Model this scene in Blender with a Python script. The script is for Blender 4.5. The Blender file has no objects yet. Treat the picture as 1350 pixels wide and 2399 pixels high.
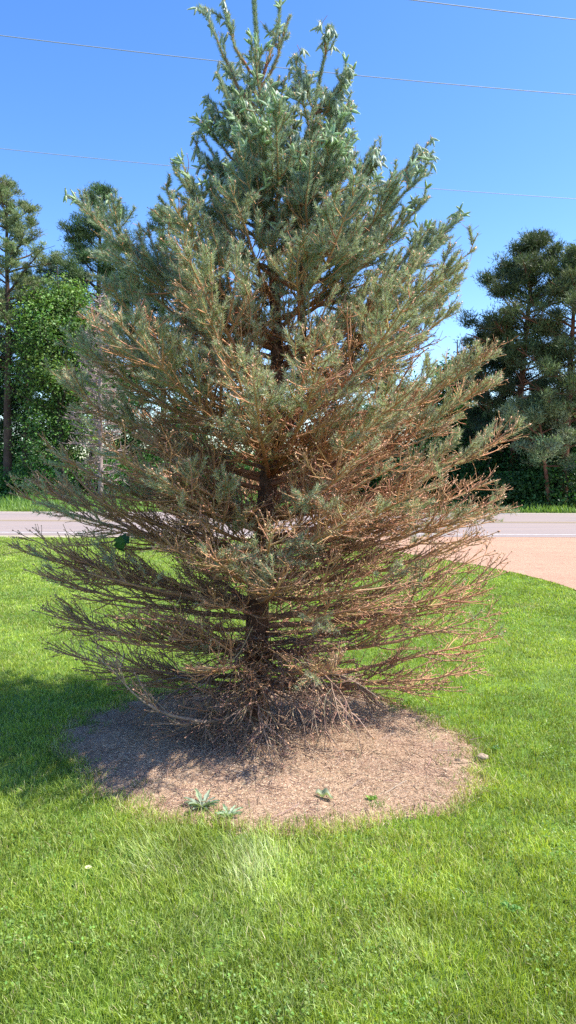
import bpy, math
import numpy as np
from mathutils import Vector

RNG = np.random.default_rng(7)
SC = bpy.context.scene
COL = SC.collection
R = math.radians

# ------------------------------------------------------------------ camera numbers
F = 1733.0; CX, CY = 675.0, 1199.5
CAMH = 1.6
PITCH = math.atan(104.5 / F)
cp, sp = math.cos(PITCH), math.sin(PITCH)

def ray(px, py):
    a = (px - CX) / F; b = (CY - py) / F
    return np.array([a, cp + b * sp, -sp + b * cp])
def at(px, py, Y):
    r = ray(px, py); return np.array([0, 0, CAMH]) + r * (Y / r[1])
def gnd(px, py, z=0.0):
    r = ray(px, py); t = (z - CAMH) / r[2]
    return np.array([0, 0, CAMH]) + r * t

# ------------------------------------------------------------------ helpers
def norm(v):
    return v / np.maximum(np.linalg.norm(v, axis=-1, keepdims=True), 1e-9)

class MB:
    """collects geometry, builds ONE mesh object"""
    def __init__(s): s.V = []; s.C = []; s.F = []; s.n = 0; s.M = []
    def add(s, V, Fc, C=None, mi=0):
        V = np.asarray(V, float).reshape(-1, 3); Fc = np.asarray(Fc, np.int64)
        s.V.append(V)
        if C is None: C = np.full((len(V), 3), .5)
        C = np.broadcast_to(np.asarray(C, float), (len(V), 3))
        s.C.append(C); s.F.append(Fc + s.n); s.M.append(mi); s.n += len(V)
    def build(s, name, mats, parent=None, smooth=False):
        me = bpy.data.meshes.new(name)
        if s.V:
            V = np.concatenate(s.V).astype(np.float32); C = np.concatenate(s.C)
            loops = np.concatenate([f.ravel() for f in s.F]).astype(np.int32)
            tot = np.concatenate([np.full(len(f), f.shape[1]) for f in s.F]).astype(np.int32)
            mi = np.concatenate([np.full(len(f), m) for f, m in zip(s.F, s.M)]).astype(np.int32)
            st = np.concatenate([[0], np.cumsum(tot)[:-1]]).astype(np.int32)
            me.vertices.add(len(V)); me.vertices.foreach_set('co', V.ravel())
            me.loops.add(len(loops)); me.loops.foreach_set('vertex_index', loops)
            me.polygons.add(len(tot)); me.polygons.foreach_set('loop_start', st); me.polygons.foreach_set('loop_total', tot)
            me.polygons.foreach_set('material_index', mi)
            me.polygons.foreach_set('use_smooth', np.full(len(tot), smooth))
            ca = me.color_attributes.new('Col', 'FLOAT_COLOR', 'POINT')
            ca.data.foreach_set('color', np.hstack([C, np.ones((len(C), 1))]).astype(np.float32).ravel())
            me.update(calc_edges=True); me.validate()
        for m in (mats if isinstance(mats, (list, tuple)) else [mats]): me.materials.append(m)
        o = bpy.data.objects.new(name, me); COL.objects.link(o)
        if parent is not None: o.parent = parent
        return o

def tubes(mb, P, Rr, sides=4, col=None, mi=0):
    """P (B,n,3) polylines, Rr (B,n) radii, closed by a tip"""
    P = np.asarray(P, float); Rr = np.asarray(Rr, float)
    B, n, _ = P.shape
    T = np.zeros_like(P); T[:, 1:-1] = P[:, 2:] - P[:, :-2]; T[:, 0] = P[:, 1] - P[:, 0]; T[:, -1] = P[:, -1] - P[:, -2]
    T = norm(T)
    ref = np.zeros((B, 1, 3)); m = norm(P[:, -1] - P[:, 0])
    ax = np.argmin(np.abs(m), axis=1); ref[np.arange(B), 0, ax] = 1
    U = norm(np.cross(T, ref)); W = np.cross(T, U)
    a = np.arange(sides) * 2 * np.pi / sides
    V = P[:, :, None, :] + Rr[:, :, None, None] * (np.cos(a)[None, None, :, None] * U[:, :, None, :] + np.sin(a)[None, None, :, None] * W[:, :, None, :])
    b = np.arange(B)[:, None, None] * n * sides; i = np.arange(n - 1)[None, :, None] * sides; j = np.arange(sides)[None, None, :]
    j2 = (j + 1) % sides
    q = np.stack([b + i + j, b + i + j2, b + i + sides + j2, b + i + sides + j], -1).reshape(-1, 4)
    if col is None: C = None
    else:
        C = np.asarray(col, float)
        if C.ndim == 2: C = np.repeat(C[:, None, :], n, 1)
        C = np.repeat(C.reshape(B, n, 1, 3), sides, 2).reshape(-1, 3) if C.ndim == 3 else C
    mb.add(V.reshape(-1, 3), q, C, mi)

def spikes(mb, S, D, L, Wd, col, mi=0, rng=RNG):
    """needles: one thin triangle each"""
    N = len(S)
    rd = norm(rng.normal(size=(N, 3))); side = norm(np.cross(D, rd)) * (np.asarray(Wd).reshape(-1, 1) * .5)
    V = np.stack([S - side, S + side, S + D * np.asarray(L).reshape(-1, 1)], 1)
    f = np.arange(N * 3).reshape(-1, 3)
    mb.add(V.reshape(-1, 3), f, np.repeat(np.broadcast_to(col, (N, 3)), 3, 0), mi)

def leaves(mb, P, Nn, L, col, mi=0, rng=RNG, aspect=.6):
    """leaf: kite of two triangles bent along the midrib"""
    N = len(P); a = norm(np.cross(Nn, norm(rng.normal(size=(N, 3))))); b = norm(np.cross(Nn, a))
    L = np.asarray(L).reshape(-1, 1)
    V = np.stack([P - a * L * .5, P + b * L * .5 * aspect + Nn * L * .08 - a * L * .05, P + a * L * .5, P - b * L * .5 * aspect + Nn * L * .08 - a * L * .05], 1)
    k = np.arange(N)[:, None] * 4
    f = np.concatenate([k + np.array([[0, 1, 2]]), k + np.array([[0, 2, 3]])])
    mb.add(V.reshape(-1, 3), f, np.repeat(np.broadcast_to(col, (N, 3)), 4, 0), mi)

def tag(o, label=None, cat=None, group=None, kind=None):
    if label: o['label'] = label
    if cat: o['category'] = cat
    if group: o['group'] = group
    if kind: o['kind'] = kind
    return o
def empty(name, loc):
    o = bpy.data.objects.new(name, None); COL.objects.link(o); o.location = loc; o.empty_display_size = .2
    return o
def child(mb, name, mats, root, smooth=False):
    """mesh collected in world coordinates -> child of an Empty at its base"""
    off = np.array(root.location)
    p = root
    while p.parent is not None: p = p.parent; off = off + np.array(p.location)
    mb.V = [v - off for v in mb.V]
    return mb.build(name, mats, root, smooth)

# ------------------------------------------------------------------ materials
def newmat(name):
    m = bpy.data.materials.new(name); m.use_nodes = True
    nt = m.node_tree; b = nt.nodes['Principled BSDF']
    return m, nt, b
def N(nt, t, **k):
    n = nt.nodes.new(t)
    for a, v in k.items():
        if a in n.inputs.keys(): n.inputs[a].default_value = v
        else: setattr(n, a, v)
    return n
def leafmat(name, trans=.3, rough=.5, spec=.3, tint=(1.1, 1.25, .5)):
    m, nt, b = newmat(name); out = nt.nodes['Material Output']
    at_ = N(nt, 'ShaderNodeAttribute', attribute_name='Col')
    b.inputs['Roughness'].default_value = rough; b.inputs['Specular IOR Level'].default_value = spec
    nt.links.new(at_.outputs['Color'], b.inputs['Base Color'])
    tr = N(nt, 'ShaderNodeBsdfTranslucent'); mx = N(nt, 'ShaderNodeMix', data_type='RGBA', blend_type='MULTIPLY')
    mx.inputs[0].default_value = 1; mx.inputs[7].default_value = (*tint, 1)
    nt.links.new(at_.outputs['Color'], mx.inputs[6]); nt.links.new(mx.outputs[2], tr.inputs['Color'])
    ms = N(nt, 'ShaderNodeMixShader'); ms.inputs[0].default_value = trans
    nt.links.new(b.outputs[0], ms.inputs[1]); nt.links.new(tr.outputs[0], ms.inputs[2]); nt.links.new(ms.outputs[0], out.inputs[0])
    return m
def barkmat(name, c1, c2, scale=30, bump=.6, use_col=False, stretch=.35):
    m, nt, b = newmat(name)
    tc = N(nt, 'ShaderNodeTexCoord'); mp = N(nt, 'ShaderNodeMapping'); mp.inputs['Scale'].default_value = (1, 1, stretch)
    nz = N(nt, 'ShaderNodeTexNoise', Scale=scale, Detail=8.0, Roughness=.7)
    cr = N(nt, 'ShaderNodeValToRGB'); cr.color_ramp.elements[0].position = .35; cr.color_ramp.elements[1].position = .68
    cr.color_ramp.elements[0].color = (*c1, 1); cr.color_ramp.elements[1].color = (*c2, 1)
    nt.links.new(tc.outputs['Object'], mp.inputs[0]); nt.links.new(mp.outputs[0], nz.inputs['Vector']); nt.links.new(nz.outputs[0], cr.inputs[0])
    src = cr.outputs[0]
    if use_col:
        a = N(nt, 'ShaderNodeAttribute', attribute_name='Col'); mx = N(nt, 'ShaderNodeMix', data_type='RGBA', blend_type='MULTIPLY'); mx.inputs[0].default_value = 1
        nt.links.new(a.outputs[0], mx.inputs[6]); nt.links.new(src, mx.inputs[7]); src = mx.outputs[2]
    nt.links.new(src, b.inputs['Base Color']); b.inputs['Roughness'].default_value = .95; b.inputs['Specular IOR Level'].default_value = .08
    bp = N(nt, 'ShaderNodeBump', Strength=bump, Distance=.02); nt.links.new(nz.outputs[0], bp.inputs['Height']); nt.links.new(bp.outputs[0], b.inputs['Normal'])
    return m
def noisemat(name, stops, scale=5, detail=8, rough=.9, bump=0, bscale=200, bdist=.01, second=None, spec=.2):
    """stops: list (pos, rgb) through a noise; second: (scale, rgb, amount lo, hi) patches over it"""
    m, nt, b = newmat(name)
    tc = N(nt, 'ShaderNodeTexCoord'); nz = N(nt, 'ShaderNodeTexNoise', Scale=scale, Detail=float(detail), Roughness=.65)
    cr = N(nt, 'ShaderNodeValToRGB'); e = cr.color_ramp.elements
    e[0].position = stops[0][0]; e[0].color = (*stops[0][1], 1); e[1].position = stops[-1][0]; e[1].color = (*stops[-1][1], 1)
    for p, c in stops[1:-1]:
        q = e.new(p); q.color = (*c, 1)
    nt.links.new(tc.outputs['Object'], nz.inputs['Vector']); nt.links.new(nz.outputs[0], cr.inputs[0]); src = cr.outputs[0]
    for s2 in (second or []):
        n2 = N(nt, 'ShaderNodeTexNoise', Scale=s2[0], Detail=5.0)
        mp = N(nt, 'ShaderNodeMapping'); mp.inputs['Scale'].default_value = s2[4] if len(s2) > 4 else (1, 1, 1)
        nt.links.new(tc.outputs['Object'], mp.inputs[0]); nt.links.new(mp.outputs[0], n2.inputs['Vector'])
        mr = N(nt, 'ShaderNodeMapRange'); mr.inputs['From Min'].default_value = s2[2]; mr.inputs['From Max'].default_value = s2[3]
        mx = N(nt, 'ShaderNodeMix', data_type='RGBA'); mx.inputs[7].default_value = (*s2[1], 1)
        nt.links.new(n2.outputs[0], mr.inputs[0]); nt.links.new(mr.outputs[0], mx.inputs[0]); nt.links.new(src, mx.inputs[6]); src = mx.outputs[2]
    nt.links.new(src, b.inputs['Base Color']); b.inputs['Roughness'].default_value = rough; b.inputs['Specular IOR Level'].default_value = spec
    if bump:
        n3 = N(nt, 'ShaderNodeTexNoise', Scale=bscale, Detail=6.0, Roughness=.7); bp = N(nt, 'ShaderNodeBump', Strength=bump, Distance=bdist)
        nt.links.new(tc.outputs['Object'], n3.inputs['Vector']); nt.links.new(n3.outputs[0], bp.inputs['Height']); nt.links.new(bp.outputs[0], b.inputs['Normal'])
    return m

M_needle = leafmat('needle', .32, .5, .35, (1.1, 1.2, .7))
M_new = leafmat('new_needle', .3, .55, .25, (1.1, 1.2, .8))
M_twig = barkmat('twig_bark', (.75, .72, .7), (1.25, 1.2, 1.15), 60, .3, True, 1)
M_bark = barkmat('spruce_bark', (.075, .035, .02), (.24, .12, .07), 28, 1.0)
M_leaf = leafmat('broad_leaf', .32, .5, .3, (1.1, 1.25, .5))
M_pineleaf = leafmat('pine_needles', .2, .55, .25, (1.1, 1.2, .6))
M_pbark = barkmat('pine_bark', (.05, .035, .028), (.16, .10, .075), 5, .8)
M_rbark = barkmat('red_pine_bark', (.10, .045, .03), (.30, .14, .085), 5, .8)
M_dbark = barkmat('dark_bark', (.035, .03, .025), (.12, .10, .08), 6, .8)
M_dead = barkmat('dead_wood', (.22, .16, .14), (.42, .33, .30), 10, .5)
M_grass = leafmat('grass_blade', .4, .42, .35, (1.2, 1.25, .35))
M_dryneedle = leafmat('dry_needle', .1, .6, .2, (1, 1, 1))
M_wire = newmat('wire'); M_wire[2].inputs['Base Color'].default_value = (.30, .32, .36, 1); M_wire[2].inputs['Roughness'].default_value = .5; M_wire = M_wire[0]

# ------------------------------------------------------------------ the blue spruce
TY = 4.6
def base_col(n, c, v=.25, rng=RNG):
    k = 1 + rng.uniform(-v, v, (n, 1)); h = 1 + rng.normal(0, v * .25, (n, 3))
    return np.clip(np.array(c)[None, :] * k * h, 0, 1)

def poly_interp(K, n):
    K = np.asarray(K, float); d = np.concatenate([[0], np.cumsum(np.linalg.norm(np.diff(K, axis=0), axis=1))]); t = np.linspace(0, d[-1], n)
    out = np.stack([np.interp(t, d, K[:, i]) for i in range(3)], 1)
    for _ in range(3): out[1:-1] = (out[:-2] + 2 * out[1:-1] + out[2:]) / 4
    return out

trunk_pts = poly_interp([gnd(596, 1708) + [0, 0, -.06], at(598, 1600, TY), at(606, 1350, TY), at(632, 1100, TY), at(652, 900, TY), at(645, 700, TY), at(628, 400, TY), at(605, 150, TY), at(594, -25, TY)], 40)
trunk_pts[0] = gnd(596, 1708) + [0, 0, -.06]
stem2_pts = poly_interp([at(640, 1060, TY), at(700, 965, TY - .05), at(712, 800, TY - .05), at(705, 560, TY - .08), at(722, 320, TY - .1), at(752, 170, TY - .12), at(778, 62, TY - .12)], 28)
BASE = np.array([trunk_pts[0][0], trunk_pts[0][1], 0.0])
def on(stem, z):
    i = np.interp(z, stem[:, 2], np.arange(len(stem)))
    return np.array([np.interp(i, np.arange(len(stem)), stem[:, k]) for k in range(3)])

spruce = empty('spruce_tree', BASE)
tag(spruce, 'half-bare blue spruce on the lawn, green at the top, brown dead twigs below', 'spruce tree')
mb = MB()
tr = np.interp(trunk_pts[:, 2], [0, .12, .4, 1.5, 2.6, 3.6, 4.2, 4.6], [.112, .088, .076, .058, .034, .017, .007, .004])
tubes(mb, trunk_pts[None], tr[None], 14)
child(mb, 'trunk', M_bark, spruce, True)
mb = MB()
tubes(mb, stem2_pts[None], np.linspace(.030, .004, 28)[None], 9)
child(mb, 'side_stem', M_bark, spruce, True)

def grow(S, D, L, n, toward, k, wig, rng):
    """curves starting at S along D bending to `toward`"""
    B = len(S); P = np.zeros((B, n, 3)); P[:, 0] = S; d = norm(D)
    L = np.asarray(L).reshape(-1, 1)
    for i in range(1, n):
        d = norm(d + (toward - d) * k / (n - 1) + rng.normal(0, wig, (B, 3)))
        P[:, i] = P[:, i - 1] + d * L / (n - 1)
    return P

UP = np.array([0, 0, 1.])
TOPC = np.array((.28, .35, .27)); MIDC = np.array((.41, .44, .29)); LOWC = np.array((.28, .27, .15))
def zone(z):
    """liveness, dead-twig share by height"""
    return np.interp(z, [.3, .6, 1.0, 1.4, 1.8, 2.2, 2.6, 3.0, 3.4], [.0, .03, .07, .14, .30, .64, .93, .97, 1.0])

stats = dict(needles=0, twigs=0)
def shoot_needles(mb, P, live, rng, dens, nl, col, w=.0034, t0=0., t1=1.):
    """needles bristling round the shoots P (B,n,3)"""
    B, n, _ = P.shape
    seg = P[:, 1:] - P[:, :-1]; Ls = np.linalg.norm(seg, axis=2).sum(1)
    cnt = np.maximum((Ls * dens * live * (t1 - t0)).astype(int), 0); idx = np.repeat(np.arange(B), cnt)
    if len(idx) == 0: return
    t = rng.uniform(t0, t1, len(idx)) * (n - 1); i = np.minimum(t.astype(int), n - 2); f = (t - i)[:, None]
    S = P[idx, i] * (1 - f) + P[idx, i + 1] * f; T = norm(seg[idx, i])
    rad = norm(np.cross(T, norm(rng.normal(size=(len(idx), 3))))); rad = norm(rad + UP * .45)
    D = norm(T * rng.uniform(.35, .9, (len(idx), 1)) + rad)
    L = nl * rng.uniform(.7, 1.15, len(idx))
    C = col[idx] if np.ndim(col) == 2 else base_col(len(idx), col, .2, rng)
    C = C * rng.uniform(.8, 1.2, (len(idx), 1))
    spikes(mb, S, D, L, np.full(len(idx), w), C, 0, rng); stats['needles'] += len(idx)

def candles(mb, S, D, rng, col):
    """soft pale new shoots"""
    B = len(S)
    L = rng.uniform(.032, .062, B); P = grow(S, D, L, 4, np.array([0, 0, -1.]), .22, .03, rng)
    k = 80; idx = np.repeat(np.arange(B), k); t = rng.uniform(0, 1, B * k); tt = t * 3; i = np.minimum(tt.astype(int), 2); f = (tt - i)[:, None]
    S_ = P[idx, i] * (1 - f) + P[idx, i + 1] * f; T = norm(P[idx, i + 1] - P[idx, i])
    rad = norm(np.cross(T, norm(rng.normal(size=(B * k, 3)))))
    D_ = norm(T * 1.0 + rad * rng.uniform(.3, .62, (B * k, 1))); tubes(mb, P, np.tile([.004, .0072, .0068, .002], (B, 1)), 5, base_col(B, col, .12, rng))
    C = base_col(B, col, .18, rng)[idx] * rng.uniform(.85, 1.15, (B * k, 1))
    spikes(mb, S_, D_, .0175 * (1 - .35 * t), np.full(B * k, .0038), C, 0, rng)

def buds(mb, Pt, D, r, col):
    B = len(Pt); o = np.array([[1, 0, 0], [-.5, .87, 0], [-.5, -.87, 0]])
    a = norm(np.cross(D, [.3, .2, .9])); b = np.cross(D, a); r = np.asarray(r).reshape(-1, 1)
    ring = [Pt + r * (a * x + b * y) for x, y, _ in o]
    V = np.stack([Pt - D * r * 1.2] + ring + [Pt + D * r * 1.8], 1)
    k = np.arange(B)[:, None] * 5
    f = np.concatenate([k + np.array([q]) for q in ([0, 2, 1], [0, 3, 2], [0, 1, 3], [4, 1, 2], [4, 2, 3], [4, 3, 1])])
    mb.add(V.reshape(-1, 3), f, np.repeat(col, 5, 0))

def branch(K, r0=.013, bushy=1.0, live=None, seed=0, label=None, grey=0., droop=False, hang=False, into=None):
    """a primary branch along control points K with its side twigs, needles and new shoots"""
    rng = np.random.default_rng(seed); topk = float(np.interp(K[-1][2], [3.2, 3.7, 4.0, 4.25], [.95, .78, .66, .42])); bushy = bushy * topk
    bushy *= float(np.interp(K[-1][2], [.5, 1.1, 1.5], [.78, .88, 1.0]))
    n = 16; P = poly_interp(K, n); Lp = np.linalg.norm(np.diff(P, axis=0), axis=1).sum()
    wob = rng.normal(0, .012, (n, 3)); wob = np.cumsum(wob, 0) * np.linspace(0, 1, n)[:, None] * (1 - np.linspace(0, 1, n)[:, None]) * 1.6
    P = P + wob
    T = norm(np.gradient(P, axis=0))
    W, G, NEW = into if into else (MB(), MB(), MB())
    TW = np.array((.54, .30, .17)) if not droop else np.array((.36, .25, .18)); TWD = np.array((.34, .145, .08)); GR = np.array((.30, .25, .21)) if not droop else np.array((.25, .195, .155))
    tip_z = P[-1, 2]
    if not droop:
        lo_ = float(np.interp(P[:, 2].mean(), [1.0, 1.7], [1, 0])); TW = TW * (1 - lo_) + np.array((.52, .315, .19)) * lo_; TWD = TWD * (1 - lo_) + np.array((.30, .155, .09)) * lo_
    dry = float(np.interp(P[:, 2].mean(), [.2, .8, 1.5], [1, .45, 0]))
    tw = TW * (1 - grey) + GR * grey
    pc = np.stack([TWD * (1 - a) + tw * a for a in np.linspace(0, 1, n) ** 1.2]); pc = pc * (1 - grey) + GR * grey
    rr = r0 * (1 - np.linspace(0, 1, n) ** .9) + .0022
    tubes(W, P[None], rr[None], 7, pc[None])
    ends = [P[-1]]; endD = [T[-1]]
    # secondaries, about every 3.5 cm
    ns = max(6, int(Lp / .044 * bushy)); t = np.sort(rng.uniform(.08, .985, ns)) if Lp > .35 else np.sort(rng.uniform(.12, .97, ns))
    x = t * (n - 1); i = np.minimum(x.astype(int), n - 2); f = (x - i)[:, None]
    S = P[i] * (1 - f) + P[i + 1] * f; Tt = T[i]
    sd = norm(np.cross(Tt, UP)); s = np.where(np.arange(ns) % 2, 1, -1)[:, None]
    upv = norm(np.cross(sd, Tt)); ang = rng.uniform(R(38), R(68), (ns, 1)); rollv = rng.normal(.12, .42, (ns, 1))
    side = norm(sd * s * np.cos(rollv) + upv * np.sin(rollv))
    D = norm(Tt * np.cos(ang) + side * np.sin(ang))
    Ls = (np.minimum(.52 * Lp * (1 - t) ** .8 + .07, .55) * rng.uniform(.45, 1.1, ns)) * np.interp(t, [.05, .3], [.55, 1]) * topk
    tgt = norm(Tt + UP * (float(np.interp(tip_z, [.8, 1.8], [.25, .42])) if not droop else -.25))
    P2 = grow(S, D, Ls, 7, tgt, .9, .07, rng)
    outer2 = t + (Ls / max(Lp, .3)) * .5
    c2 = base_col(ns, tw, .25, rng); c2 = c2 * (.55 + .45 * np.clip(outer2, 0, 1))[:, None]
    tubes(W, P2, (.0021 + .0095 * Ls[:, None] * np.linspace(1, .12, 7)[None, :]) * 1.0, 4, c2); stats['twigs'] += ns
    T2 = norm(np.gradient(P2, axis=1))
    # tertiaries
    c3n = np.maximum((Ls / .044).astype(int), 1); idx = np.repeat(np.arange(ns), c3n); B = len(idx)
    t3 = rng.uniform(.08, .97, B); x = t3 * 6; i = np.minimum(x.astype(int), 5); f = (x - i)[:, None]
    S3 = P2[idx, i] * (1 - f) + P2[idx, i + 1] * f; Tt = T2[idx, i]; sd = norm(np.cross(Tt, UP + rng.normal(0, .15, (B, 3))))
    s = np.where(rng.random(B) > .5, 1, -1)[:, None]; upv = norm(np.cross(sd, Tt)); ang = rng.uniform(R(35), R(65), (B, 1)); rollv = rng.normal(.15, .55, (B, 1))
    side = norm(sd * s * np.cos(rollv) + upv * np.sin(rollv)); D3 = norm(Tt * np.cos(ang) + side * np.sin(ang))
    L3 = np.minimum(.55 * Ls[idx] * (1 - t3) + .065, .24) * rng.uniform(.5, 1.15, B)
    P3 = grow(S3, D3, L3, 4, norm(Tt + UP * (.2 if not droop else -.3)), .8, .12, rng)
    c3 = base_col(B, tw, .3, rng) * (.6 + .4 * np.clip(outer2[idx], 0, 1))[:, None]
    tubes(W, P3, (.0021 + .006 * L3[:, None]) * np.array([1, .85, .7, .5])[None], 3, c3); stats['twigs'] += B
    # fine dead twiglets that clothe the inside of the crown
    nq = int(B * (float(np.interp(tip_z, [.5, 1.3, 3, 3.1], [.9, 1.5, 1.6, .6])))); j = rng.integers(0, B, nq); ti = rng.integers(0, 3, nq)
    D4 = norm(P3[j, ti + 1] - P3[j, ti] + rng.normal(0, .012, (nq, 3))); L4 = rng.uniform(.02, .085, nq)
    P4 = grow(P3[j, ti], D4, L4, 3, UP * rng.uniform(-.6, .8, (nq, 1)), .8, .2, rng)
    c4 = base_col(nq, TWD * .35 + tw * .65, .35, rng)
    tubes(W, P4, np.full((nq, 3), .0015), 3, c4)
    # buds at the tips
    allE = np.concatenate([P[-1:], P2[:, -1], P3[:, -1]]); allD = np.concatenate([T[-1:], T2[:, -1], norm(P3[:, -1] - P3[:, -2])])
    br = np.concatenate([[.0085], rng.uniform(.0045, .0075, ns), rng.uniform(.0028, .0058, B)])
    buds(W, allE, allD, br, base_col(len(allE), np.array((.58, .36, .24)) * (1 - dry * .25), .25, rng))
    # needles
    lv = zone(P3[:, -1, 2]) if live is None else np.full(B, live)
    lv2 = zone(P2[:, -1, 2]) if live is None else np.full(ns, live)
    pf = rng.uniform(.45, 1.2) if tip_z < 2.7 else rng.uniform(.85, 1.15)
    z2 = P2[:, -1, 2]
    inner = np.interp(outer2, [.1, .35, .6, .8], [0.0, .25, .8, 1.0]); zt = np.clip((z2 - 2.4) / .6, 0, 1)
    inner = np.maximum(inner, zt * .85)
    sec_live = rng.random(ns) < np.clip(lv2 * inner * pf * np.interp(z2, [1.5, 2.6], [.95, 1.1]), 0, 1)
    ter_live = (rng.random(B) < np.where(sec_live[idx], .9, .05 * lv)) & (lv > .02)
    zm = np.clip((P3[:, -1, 2] - 2.35) / .9, 0, 1)[:, None]; zm2 = np.clip((z2 - 2.35) / .9, 0, 1)[:, None]
    mixr = rng.uniform(-.25, .25)
    def ncol(zz, zmix, m):
        zmix = np.clip(zmix + mixr * .8 + rng.normal(0, .12, (m, 1)), 0, 1)
        c = MIDC * (1 - zmix) + TOPC * zmix
        return np.clip(c * (1 + rng.uniform(-.15, .15, (m, 1))), 0, 1)
    dens = 760
    nl = .031
    shoot_needles(G, P3, ter_live * np.interp(P3[:, -1, 2], [.8, 1.8, 2.8, 3.2], [.65, .9, 1.15, 1.8]), rng, dens, nl, ncol(None, zm, B))
    shoot_needles(G, P2, sec_live * np.interp(z2, [.8, 1.8, 2.8, 3.2], [.5, .8, 1.15, 1.8]), rng, dens * .9, nl, ncol(None, zm2, ns), t0=.35)
    lp = float(zone(tip_z)) if live is None else live
    if lp > .12:
        zz = np.clip((tip_z - 2.35) / .9 + mixr * .8, 0, 1)
        hi_ = tip_z > 3.1; shoot_needles(G, P[None, (n // 4 if hi_ else n // 2):], np.array([3.2 if hi_ else min(lp + .2, 1)]), rng, dens, nl, (MIDC * (1 - zz) + TOPC * zz)[None])
    # new growth
    pn = np.interp(allE[:, 2], [2.7, 3.15, 3.45, 4.0, 4.4], [0, .10, .7, .75, .65]); pn[0] = min(1, pn[0] * 2)
    sel = np.where(rng.random(len(allE)) < pn * (.9 if rng.random() < .8 else .35))[0]
    if len(sel) > 5:
        fr = np.repeat(sel, 3); Dn = norm(allD[fr] * .7 + rng.normal(0, .5, (len(fr), 3)) + (np.array([0, 0, -1.5]) if hang else UP * -.1))
        candles(NEW, allE[fr], Dn, rng, np.array((.50, .56, .47)) if hang else np.array((.46, .57, .36)))
    if into: return
    o = child(W, 'branch', M_twig, spruce, True)
    if label: o['label'] = label
    if G.n:
        child(G, 'needles', M_needle, o)
    if NEW.n: child(NEW, 'new_shoots', M_new, o)
    return o

def make_K(base, tip, curl):
    """curve leaving the stem flatter than the chord and turning up at its end"""
    b = np.array(base); e = np.array(tip); h = (e - b) * [1, 1, 0]; dz = e[2] - b[2]
    ts = np.array([0, .2, .4, .6, .8, 1.0]); K = []
    for t in ts: K.append(b + h * t + UP * dz * (t * (1 - curl) + curl * t * t))
    return np.array(K)

def slope(z): return float(np.interp(z, [.2, .5, 1.0, 1.5, 2.0, 2.6, 3.1, 3.6, 4.1, 4.4], [.05, .18, .24, .30, .42, .55, .68, .95, 1.5, 2.2]))
seed = 100
count = 0
def tip_branch(tip, stem=trunk_pts, sl=None, **k):
    global seed, count
    seed += 1; count += 1
    c = on(stem, tip[2]); hl = np.hypot(*(tip - c)[:2]); z0 = max(tip[2] - hl * (slope(tip[2]) if sl is None else sl), .22)
    z0 = max(z0, stem[0, 2] + .02)
    b = on(stem, z0); Lc = np.linalg.norm(tip - b)
    return branch(make_K(b, tip, .68), r0=.004 + .0095 * Lc, seed=seed, **k)

# branches whose tips shape the outline, left side
for px, py, Y in [(190, 485, 4.3), (255, 600, 4.75), (240, 668, 4.4), (160, 800, 4.5), (122, 872, 4.9), (205, 745, 5.0), (112, 1055, 4.3), (25, 1155, 4.35), (60, 1120, 5.0),
                  (30, 1283, 4.6), (60, 1335, 4.4), (78, 1430, 4.5), (45, 1250, 4.9), (110, 1520, 4.9), (330, 750, 3.9), (300, 560, 4.4), (270, 1600, 4.5), (180, 1545, 4.3)]:
    tip_branch(at(px, py, Y))
# right side
for px, py, Y in [(1005, 462, 4.5), (1072, 508, 4.8), (1112, 582, 4.4), (1082, 648, 4.9), (1075, 718, 4.5), (1170, 822, 4.4), (1172, 885, 4.8),
                  (1240, 995, 4.3), (1150, 1128, 4.9), (1182, 1165, 4.4), (1188, 1190, 4.8), (1168, 1245, 4.3), (1160, 1290, 5.0), (1188, 1340, 4.5), (1150, 1380, 4.8), (1158, 1440, 4.3),
                  (1160, 1492, 4.7), (1125, 1570, 4.4), (1000, 600, 4.2), (1080, 1610, 4.8)]:
    tip_branch(at(px, py, Y))
# crown top, main leader and side stem
for px, py, Y in [(482, 20, 4.65), (524, 2, 4.5), (680, 38, 4.6), (655, 15, 4.8), (508, 172, 4.5), (482, 232, 4.7), (462, 345, 4.6), (478, 412, 4.4), (545, 150, 4.9),
                  (578, 300, 4.1), (645, 255, 4.0), (540, 440, 3.95), (450, 500, 4.8)]:
    tip_branch(at(px, py, Y), hang=px < 560, bushy=.85)
for px, py, Y in [(818, 168, 4.5), (815, 250, 4.65), (812, 362, 4.4), (690, 130, 4.5), (1000, 357, 4.6), (985, 415, 4.3), (730, 335, 3.95), (800, 470, 4.0), (780, 250, 5.0), (905, 480, 5.0), (770, 62, 4.4)]:
    tip_branch(at(px, py, Y), stem=stem2_pts, sl=.62 if px > 950 else None, hang=px < 950 or py < 380, bushy=.85)
# front and back branches between
Rz = lambda z: float(np.interp(z, [.25, .5, .9, 1.45, 1.9, 2.2, 2.65, 3.0, 3.3, 3.7], [.75, 1.15, 1.35, 1.45, 1.42, 1.32, 1.12, .96, .68, .38]))
az = 0.3
gaps = []
for q in range(29):
    z = .45 + (3.75 - .45) * (q + .5) / 29
    az += 2.39996
    a = az % (2 * math.pi)
    # keep away from the pure left and right the tips above already fill
    s_ = math.sin(a); c_ = math.cos(a)
    if abs(c_) > .86: a = math.atan2(math.copysign(.75, s_), c_ * .6)
    rr = Rz(z) * (.84 + .16 * RNG.random())
    c = on(trunk_pts, z); tip = c + np.array([math.cos(a), math.sin(a), 0]) * rr
    tip_branch(tip, stem=trunk_pts if z < 2.2 or q % 3 else stem2_pts)
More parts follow.
